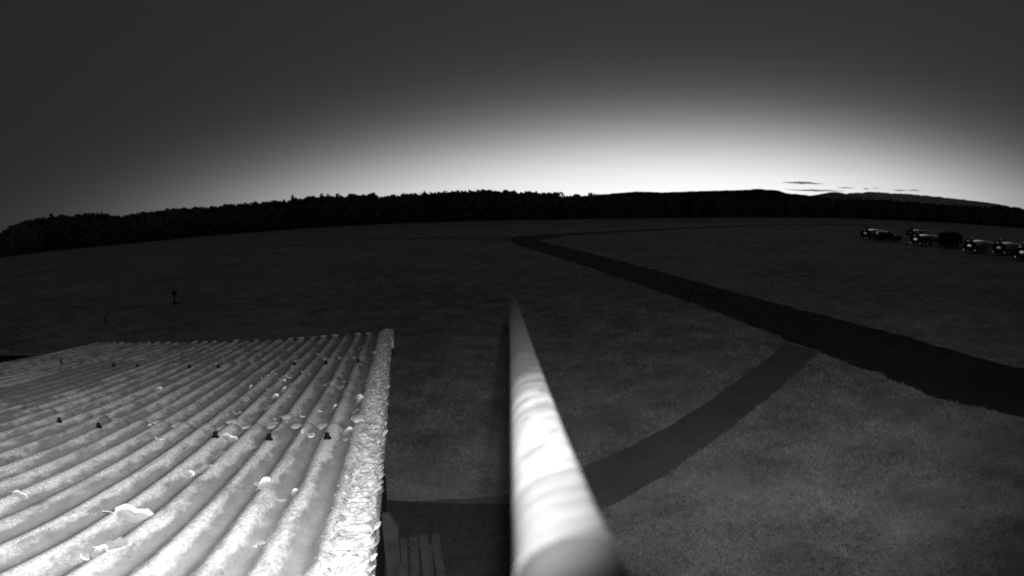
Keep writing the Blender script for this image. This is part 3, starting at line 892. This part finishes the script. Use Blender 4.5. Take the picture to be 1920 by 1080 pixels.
# dark covered trailer
vs, fs = trailer_body(7.4, 2.0, 2.15, 0.7)
p = ground(1772, 466)
t = empty('covered_trailer', (p.x, p.y, 0), -R(66)); tag(t, 'bulky trailer under a dark cover in the middle of the row', 'trailer')
mesh('cover', vs, fs, DARKP, t, True)
for s_ in (-1, 1): from_bm('wheel', wheel_bm(s_ * .85, 3.0, .34, .2), TYRE, t)
from_bm('drawbar', box_bm(-.05, .05, 7.3, 8.7, .44, .54), STEEL, t)
# dark estate car in front of the first trailer
p = ground(1640, 451)
t = empty('parked_car', (p.x, p.y, 0), -R(120)); tag(t, 'dark low car parked in front of the farthest trailer', 'car')
secs = [(0, .35, .62, .80), (.25, .30, .80, .86), (.7, .26, .92, .88), (1.5, .24, .95, .9), (2.9, .24, .92, .9), (3.5, .26, .88, .88), (4.0, .30, .76, .84), (4.2, .36, .60, .76)]
vs = []; fs = []
for y_, z0, z1, w_ in secs:
    vs += [(-w_ * .94, y_, z0), (-w_, y_, z0 + .2), (-w_ * .93, y_, z1), (w_ * .93, y_, z1), (w_, y_, z0 + .2), (w_ * .94, y_, z0)]
for i in range(len(secs) - 1):
    for j in range(6): fs.append((i * 6 + j, i * 6 + (j + 1) % 6, (i + 1) * 6 + (j + 1) % 6, (i + 1) * 6 + j))
fs.append(tuple(range(6))[::-1]); fs.append(tuple((len(secs) - 1) * 6 + j for j in range(6)))
mesh('body', vs, fs, DARKV, t, True)
vs = [(-.82, .15, .9), (.82, .15, .9), (.82, 2.9, .93), (-.82, 2.9, .93), (-.64, .45, 1.42), (.64, .45, 1.42), (.64, 2.1, 1.42), (-.64, 2.1, 1.42)]
mesh('cabin', vs, [(3, 2, 1, 0), (4, 5, 6, 7), (0, 1, 5, 4), (1, 2, 6, 5), (2, 3, 7, 6), (3, 0, 4, 7)], GLASSM, t)
for sx in (-1, 1):
    for sy in (.75, 3.35): from_bm('wheel', wheel_bm(sx * .78, sy, .31, .2), TYRE, t)

# ------------------------------------------------------------------ trees
def crown_mesh(kind, seed, n):
    rs = np.random.default_rng(seed)
    P = []
    if kind == 0:      # spruce: stacked drooping whorls, height 1, base radius .2
        z = 1 - rs.random(n) ** 0.62 * 0.97
        rmax = 0.205 * (1 - z) ** 0.75 + 0.012
        saw = 0.72 + 0.28 * np.abs(np.sin(z * 38 + seed))
        a_ = rs.random(n) * 2 * np.pi
        r_ = rmax * saw * np.sqrt(0.35 + 0.65 * rs.random(n)) * (1 + 0.25 * np.sin(3 * a_ + z * 20 + seed))
        P = np.stack([r_ * np.cos(a_), r_ * np.sin(a_), z - r_ * 0.25], 1); size = 0.034
    else:
        nl = 12 if kind == 1 else 9
        cs = []
        for i in range(nl):
            zz = (0.22 + 0.68 * (i / nl)) if kind == 1 else (0.45 + 0.47 * (i / nl))
            rr = (0.20 if kind == 1 else 0.15) * math.sin(min(1, 1.25 - abs(zz - .5)) * math.pi / 2) * (1.15 - 0.55 * max(0, zz - .5) / .5)
            an = i * 2.4 + seed
            cs.append((rr * math.cos(an), rr * math.sin(an), zz, rs.uniform(.10, .17) if kind == 1 else rs.uniform(.08, .13)))
        cs.append((0, 0, 0.9, .09)); cs = np.array(cs)
        idx = rs.integers(0, len(cs), n)
        v = rs.normal(size=(n, 3)); v /= np.linalg.norm(v, axis=1)[:, None]
        rr = cs[idx, 3] * (0.55 + 0.45 * rs.random(n) ** .5)
        P = cs[idx, :3] + v * rr[:, None] * np.array([1, 1, .8]); size = 0.036
        if kind == 1:  # skirt of undergrowth branches towards the ground
            k_ = n // 6; a_ = rs.random(k_) * 2 * np.pi; r_ = .2 * np.sqrt(rs.random(k_))
            P[:k_] = np.stack([r_ * np.cos(a_), r_ * np.sin(a_), .02 + rs.random(k_) * .3], 1)
    n = len(P)
    u = rs.normal(size=(n, 3)); u /= np.linalg.norm(u, axis=1)[:, None]
    w = rs.normal(size=(n, 3)); w -= (w * u).sum(1)[:, None] * u; w /= np.linalg.norm(w, axis=1)[:, None]
    s_ = size * (0.6 + 0.8 * rs.random(n))[:, None]
    V = np.stack([P - u * s_, P - w * s_ * .6, P + u * s_, P + w * s_ * .6], 1).reshape(-1, 3)
    return V, n
def quads_mesh(name, V, mat):
    n = len(V) // 4
    me = bpy.data.meshes.new(name)
    me.vertices.add(len(V)); me.vertices.foreach_set('co', np.asarray(V, np.float32).ravel())
    me.loops.add(len(V)); me.loops.foreach_set('vertex_index', np.arange(len(V), dtype=np.int32))
    me.polygons.add(n); me.polygons.foreach_set('loop_start', np.arange(0, len(V), 4, dtype=np.int32))
    me.polygons.foreach_set('loop_total', np.full(n, 4, np.int32))
    me.materials.append(mat); me.update(); me.validate()
    return me
CROWN = {k_: [quads_mesh('crown', crown_mesh(k_, 10 * k_ + i, 1500 if k_ == 0 else 1300)[0], LEAFM[k_]) for i in range(4)] for k_ in (0, 1, 2)}
def trunk_mesh(h, r0):
    bm = cyl_bm((0, 0, -.02), (0.004, 0, h * .55), r0, r0 * .6, 7)
    cyl_bm((0.004, 0, h * .55), (0, 0.003, h), r0 * .6, r0 * .12, 7, bm)
    for i in range(4):
        a_ = i * 1.9; z_ = h * (.4 + .12 * i)
        cyl_bm((0, 0, z_), (.13 * math.cos(a_), .13 * math.sin(a_), z_ + .07), r0 * .35, r0 * .1, 5, bm)
    me = bpy.data.meshes.new('trunk'); bm.to_mesh(me); bm.free(); me.materials.append(BARK); return me
TRUNK = [trunk_mesh(.93, .014), trunk_mesh(.82, .02), trunk_mesh(.9, .016)]
KN = ['spruce_tree', 'broadleaf_tree', 'pine_tree']
# skyline of the wood in the picture: column, row
SKY = [(-40, 452), (0, 441), (21, 428), (34, 419), (54, 411), (78, 404), (104, 402), (127, 398), (150, 399), (169, 395), (200, 397), (220, 401), (241, 400), (285, 395), (319, 389), (350, 387), (389, 385), (441, 380), (480, 378), (522, 374), (545, 371), (587, 366), (630, 362), (702, 362), (720, 366), (755, 363), (792, 360), (830, 357), (905, 353), (942, 354), (967, 359), (988, 357), (1042, 359), (1053, 364), (1097, 362), (1129, 365), (1160, 367), (1260, 368), (1400, 371), (1520, 372), (1650, 372), (1692, 375), (1760, 381), (1800, 383), (1860, 385), (1960, 389)]
EDGE = [(-60, 492), (0, 483), (78, 472), (259, 455), (363, 444), (480, 435), (580, 427.5), (730, 419), (855, 415), (960, 412.5), (1043, 411.5), (1205, 409), (1395, 407.5), (1560, 408), (1654, 411.5), (1748, 415.5), (1871, 424), (1975, 432)]
ex = np.array([p[0] for p in EDGE]); ey = np.array([p[1] for p in EDGE]); sxk = np.array([p[0] for p in SKY]); syk = np.array([p[1] for p in SKY])
cols = np.linspace(-60, 1975, 600)
pts = [ground(c_, float(np.interp(c_, ex, ey))) for c_ in cols]
dl = [0]
for p, q in zip(pts, pts[1:]): dl.append(dl[-1] + (q - p).length)
dl = np.array(dl); TOT = dl[-1]
def edge_point(s_):
    c_ = float(np.interp(s_, dl, cols)); return c_, ground(c_, float(np.interp(c_, ex, ey)))
def top_height(col, pos):
    r = ray(col, float(np.interp(col, sxk, syk)))
    dist = math.hypot(pos.x, pos.y)
    return H + dist * r.z / math.hypot(r.x, r.y)
def column_of(pos):
    r = (pos - CAMPOS); xr, yr, zr = r.dot(AX), r.dot(AY), r.dot(AZ)
    return 960 + math.atan2(xr, yr) / PX
TL = {'spruce_tree': 'dark pointed spruce in the wood along the far edge of the field',
      'broadleaf_tree': 'dark round-crowned leafy tree in the wood along the far edge of the field',
      'pine_tree': 'dark bare-stemmed pine in the wood along the far edge of the field'}
def add_tree(pos, h, kind, wide=1.0, label=None, front=False):
    o = empty(KN[kind], (pos.x, pos.y, 0), random.random() * 6.28); o.scale = (h * wide, h * wide, h)
    for nm, me in (('trunk', TRUNK[kind]), ('crown', random.choice(CROWN[kind]))):
        c_ = bpy.data.objects.new(nm, me); COL.objects.link(c_); c_.parent = o
    c_ = column_of(pos)
    place = next(t for x_, t in ((120, 'at the tall left end of the wood'), (300, 'in the wood above the lone post'), (480, 'in the wood left of the taller spruce'), (640, 'in the wood around the taller spruce'), (800, 'in the wood around the umbrella-shaped pine'), (960, 'on the highest stretch of the wood'), (1130, 'in the wood left of the long hill'), (1400, 'in the low wood below the long hill'), (1620, 'in the low wood below the small hill'), (9999, 'in the low wood behind the glider trailers')) if c_ < x_)
    kd_ = ('pointed spruce', 'round leafy tree', 'bare-stemmed pine')[kind]
    tag(o, label or 'dark %s%s%s' % ('front ' if front else 'rear ', kd_, ' ' + place), 'tree', KN[kind].replace('_', ' ') + 's of the far wood')
nrow = [118, 118]
NT = 0
for row, cnt in enumerate(nrow):
    for i in range(cnt):
        s_ = (i + .5 * row + random.uniform(-.35, .35)) / cnt * TOT
        c_, p = edge_point(min(max(s_, 0), TOT))
        away = Vector((p.x, p.y, 0)).normalized()
        pos = p + away * (2.0 + row * 5.5 + random.uniform(-1, 2.0))
        c2 = column_of(pos)
        h = top_height(c2, pos)
        if row == 0: h *= random.uniform(.72, .90)
        else: h *= random.uniform(.90, 1.05)
        if c_ < 300: kind = 1 if random.random() < .8 else 0
        elif c_ < 560: kind = random.choice((0, 1, 1, 2))
        elif c_ < 740: kind = random.choice((2, 2, 1, 2, 0))
        elif c_ < 960: kind = random.choice((0, 0, 0, 1))
        else: kind = random.choice((1, 1, 0, 2))
        if row == 0: kind = random.choice((1, 1, kind))
        add_tree(pos, max(h, 4), kind, random.uniform(.95, 1.25) * (1.15 if kind == 0 else 1.0), None, row == 0); NT += 1
# two skyline trees that stand out
for px, hpx, kind, lab in ((553, 365, 0, 'lone taller spruce sticking out of the treeline left of centre'), (702, 359.5, 2, 'umbrella-shaped pine standing out of the treeline left of centre')):
    p = ground(px, float(np.interp(px, ex, ey))); away = Vector((p.x, p.y, 0)).normalized(); pos = p + away * 5
    r = ray(px, hpx); h = H + math.hypot(pos.x, pos.y) * r.z / math.hypot(r.x, r.y)
    add_tree(pos, h, kind, 1.0, lab)
# the closed mass of the wood behind
VV = []
base = {k_: crown_mesh(k_, 77 + k_, 170)[0] for k_ in (0, 1, 2)}
for row in range(4):
    cnt = 170
    for i in range(cnt):
        s_ = (i + random.random()) / cnt * TOT
        c_, p = edge_point(s_); away = Vector((p.x, p.y, 0)).normalized()
        pos = p + away * (11 + row * 7 + random.uniform(-2, 2)); h = max(3, top_height(column_of(pos), pos) * random.uniform(.86, .97))
        kind = random.choice((0, 1, 1, 2)); w_ = random.uniform(1.2, 1.6)
        V = base[kind] * np.array([h * w_, h * w_, h * (1 if kind != 2 else 1)])
        V = (V.reshape(-1, 4, 3)); cen = V.mean(1, keepdims=True); V = (cen + (V - cen) * 2.4).reshape(-1, 3)
        VV.append(V + np.array([pos.x, pos.y, 0]))
me = quads_mesh('forest', np.concatenate(VV), LEAFM[0]); o = bpy.data.objects.new('forest', me); COL.objects.link(o)
tag(o, 'closed dark mass of the wood behind the field', kind='stuff')

# ------------------------------------------------------------------ hills and the low bank on the horizon
def ridge(name, prof, D, mat, label, depth=0.25, rough=6.0, step=3, front=0.12):
    xs_ = np.array([p[0] for p in prof]); ys_ = np.array([p[1] for p in prof])
    cols_ = np.arange(xs_[0], xs_[-1] + .1, step)
    vs = []; fs = []
    K = [(-front, 0.0), (-front * .55, .55), (-front * .2, .9), (0, 1.0), (depth * .4, .8), (depth, 0.0)]
    for c_ in cols_:
        r = ray(c_, float(np.interp(c_, xs_, ys_))); hd = Vector((r.x, r.y, 0)); el_ = r.z / hd.length; hd.normalize()
        for kd, kz in K:
            dd = D * (1 + kd)
            top = H + D * el_ + rough * noise.noise(Vector((c_ * .09, D, 0))) + rough * .5 * noise.noise(Vector((c_ * .35, D, 4)))
            vs.append((hd.x * dd, hd.y * dd, max(-2, top * kz - (0 if kz else 2))))
    n = len(K)
    for i in range(len(cols_) - 1):
        for j in range(n - 1): fs.append((i * n + j, (i + 1) * n + j, (i + 1) * n + j + 1, i * n + j + 1))
    o = mesh(name, vs, fs, mat, None, True)
    return tag(o, label, kind='structure')
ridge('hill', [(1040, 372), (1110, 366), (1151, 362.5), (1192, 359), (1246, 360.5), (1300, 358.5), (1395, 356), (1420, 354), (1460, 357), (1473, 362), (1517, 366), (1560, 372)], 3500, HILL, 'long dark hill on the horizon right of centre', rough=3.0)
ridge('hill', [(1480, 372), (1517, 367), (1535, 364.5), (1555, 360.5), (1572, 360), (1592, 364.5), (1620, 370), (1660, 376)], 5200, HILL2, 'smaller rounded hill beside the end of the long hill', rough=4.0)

def cloud_mat(name, dens):
    mm = bpy.data.materials.new(name); mm.use_nodes = True; t = mm.node_tree; t.nodes.clear()
    o_ = t.nodes.new('ShaderNodeOutputMaterial'); mx = t.nodes.new('ShaderNodeMixShader'); tr_ = t.nodes.new('ShaderNodeBsdfTransparent')
    mx2 = t.nodes.new('ShaderNodeMixShader'); df = t.nodes.new('ShaderNodeBsdfDiffuse'); tl = t.nodes.new('ShaderNodeBsdfTranslucent')
    df.inputs[0].default_value = (.8, .8, .8, 1); tl.inputs[0].default_value = (.8, .8, .8, 1); mx2.inputs[0].default_value = .75
    t.links.new(df.outputs[0], mx2.inputs[1]); t.links.new(tl.outputs[0], mx2.inputs[2])
    nz_ = t.nodes.new('ShaderNodeTexNoise'); nz_.inputs['Scale'].default_value = 0.004; nz_.inputs['Detail'].default_value = 4
    tcn = t.nodes.new('ShaderNodeTexCoord'); t.links.new(tcn.outputs['Object'], nz_.inputs['Vector'])
    mr = t.nodes.new('ShaderNodeMapRange'); mr.inputs[1].default_value = .3; mr.inputs[2].default_value = .7; mr.inputs[3].default_value = dens - .03; mr.inputs[4].default_value = min(1, dens + .03)
    t.links.new(nz_.outputs[0], mr.inputs[0]); t.links.new(mr.outputs[0], mx.inputs[0])
    t.links.new(tr_.outputs[0], mx.inputs[1]); t.links.new(mx2.outputs[0], mx.inputs[2]); t.links.new(mx.outputs[0], o_.inputs[0])
    return mm
CL1 = cloud_mat('thin_cloud', .62); CL2 = cloud_mat('cloud_bank', .965)
def wisp(x0, x1, yc, hpx, label, mat=CL1, D=20000):
    r0 = ray(x0, yc); r1 = ray(x1, yc); rc = ray((x0 + x1) / 2, yc)
    sc = D / math.hypot(rc.x, rc.y)
    c_ = CAMPOS + rc * sc; Lx = (x1 - x0) * PX * sc / 2; Lz = hpx * PX * sc / 2 * .62
    bm = bmesh.new(); bmesh.ops.create_icosphere(bm, subdivisions=5, radius=1)
    sd = random.random() * 50
    for v in bm.verts:
        f = 1 + .35 * noise.noise(Vector((v.co.x * 3 + sd, v.co.y * 2, v.co.z))) + .2 * noise.noise(Vector((v.co.x * 9 + sd, v.co.y * 6, v.co.z * 2)))
        taper = (1 - .92 * abs(v.co.x) ** 1.1)
        v.co = Vector((v.co.x * Lx, v.co.y * Lx * .35, v.co.z * Lz * f * taper + Lz * 1.1 * noise.noise(Vector((v.co.x * 2.2 + sd, 3, 0)))))
    o = from_bm('cloud', bm, mat, None, True); o.location = c_
    o.rotation_euler = (0, 0, -math.atan2(rc.x, rc.y))
    tag(o, label, 'cloud', 'thin clouds above the right horizon')
wisp(1464, 1545, 343, 6.5, 'longest thin dark cloud streak above the hills')
wisp(1470, 1585, 357, 4.6, 'thin cloud streak just behind the small hill')
wisp(1566, 1604, 352, 2.8, 'short cloud streak left of the double one')
wisp(1616, 1632, 354, 3.0, 'small dark cloud puff above the low bank')
wisp(1634, 1650, 353, 2.0, 'faint short cloud streak right of the small puff')
wisp(1672, 1702, 357, 3.2, 'left half of the rightmost pair of cloud streaks')
wisp(1698, 1730, 357, 2.8, 'right half of the rightmost pair of cloud streaks')
o = ridge('cloud_bank', [(1560, 372), (1590, 362.5), (1612, 361), (1632, 359.5), (1655, 361), (1675, 362.5), (1700, 363.5), (1730, 366), (1760, 369), (1790, 372.5), (1830, 377), (1862, 381), (1890, 386)], 16000, CL2, 'low grey cloud bank behind the trees at the right', rough=35, step=1.5, depth=.06, front=.05)
del o['kind']; tag(o, None, 'cloud')

# ------------------------------------------------------------------ grass blades near the shed
def inside(poly, X, Y):
    c_ = np.zeros(len(X), bool); px_ = np.array([p.x for p in poly]); py_ = np.array([p.y for p in poly]); j = len(poly) - 1
    for i in range(len(poly)):
        cond = ((py_[i] > Y) != (py_[j] > Y))
        with np.errstate(divide='ignore', invalid='ignore'):
            xi = (px_[j] - px_[i]) * (Y - py_[i]) / (py_[j] - py_[i] + 1e-12) + px_[i]
        c_ ^= cond & (X < xi); j = i
    return c_
NB = 420000
rr = 4.0 * (34 / 4.0) ** (rng.random(NB)); aa = np.radians(rng.uniform(-62, 62, NB))
X = rr * np.sin(aa); Y = rr * np.cos(aa)
keep = (rng.random(NB) < np.clip((36 - rr) / 16, 0, 1)) & ~(inside(road_poly, X, Y) | inside(path_poly, X, Y))
sc_ = [RM @ Vector((e, d, 0)) for e, d in ((-.3, -2), (-.3, 7.3), (-5.2, 7.3), (-5.2, -2))]
keep &= ~inside(sc_, X, Y) & ~((X > -2.7) & (X < 0) & (Y < 6.65))
clump = np.sin(X * 1.7 + 2 * np.sin(Y * .9)) * np.sin(Y * 1.3 + 1.5 * np.sin(X * 1.1)) + .6 * np.sin(X * 4.3 + Y * 2.1) * np.sin(Y * 5.1 - X)
keep &= rng.random(NB) < np.clip(.55 + .35 * clump, .12, 1)
X, Y, rr, clump = X[keep], Y[keep], rr[keep], clump[keep]; n = len(X)
hh = (.02 + .035 * rng.random(n)) * (1 + .5 * np.clip(clump, -1, 1.4)) * (1 + rr / 60); ww = (.004 + .006 * rng.random(n)) * (1 + rr / 9); an = rng.random(n) * np.pi; lean = rng.normal(size=(n, 2)) * .05
V = np.zeros((n, 3, 3), np.float32)
V[:, 0] = np.stack([X - ww * np.cos(an), Y - ww * np.sin(an), np.zeros(n)], 1)
V[:, 1] = np.stack([X + ww * np.cos(an), Y + ww * np.sin(an), np.zeros(n)], 1)
V[:, 2] = np.stack([X + lean[:, 0], Y + lean[:, 1], hh], 1)
me = bpy.data.meshes.new('grass'); me.vertices.add(n * 3); me.vertices.foreach_set('co', V.ravel())
me.loops.add(n * 3); me.loops.foreach_set('vertex_index', np.arange(n * 3, dtype=np.int32))
me.polygons.add(n); me.polygons.foreach_set('loop_start', np.arange(0, n * 3, 3, dtype=np.int32)); me.polygons.foreach_set('loop_total', np.full(n, 3, np.int32))
me.materials.append(BLADE); me.update()
o = bpy.data.objects.new('grass', me); COL.objects.link(o); tag(o, 'short tufted grass around the path and the road', kind='stuff')
print('trees', NT, 'blades', n)
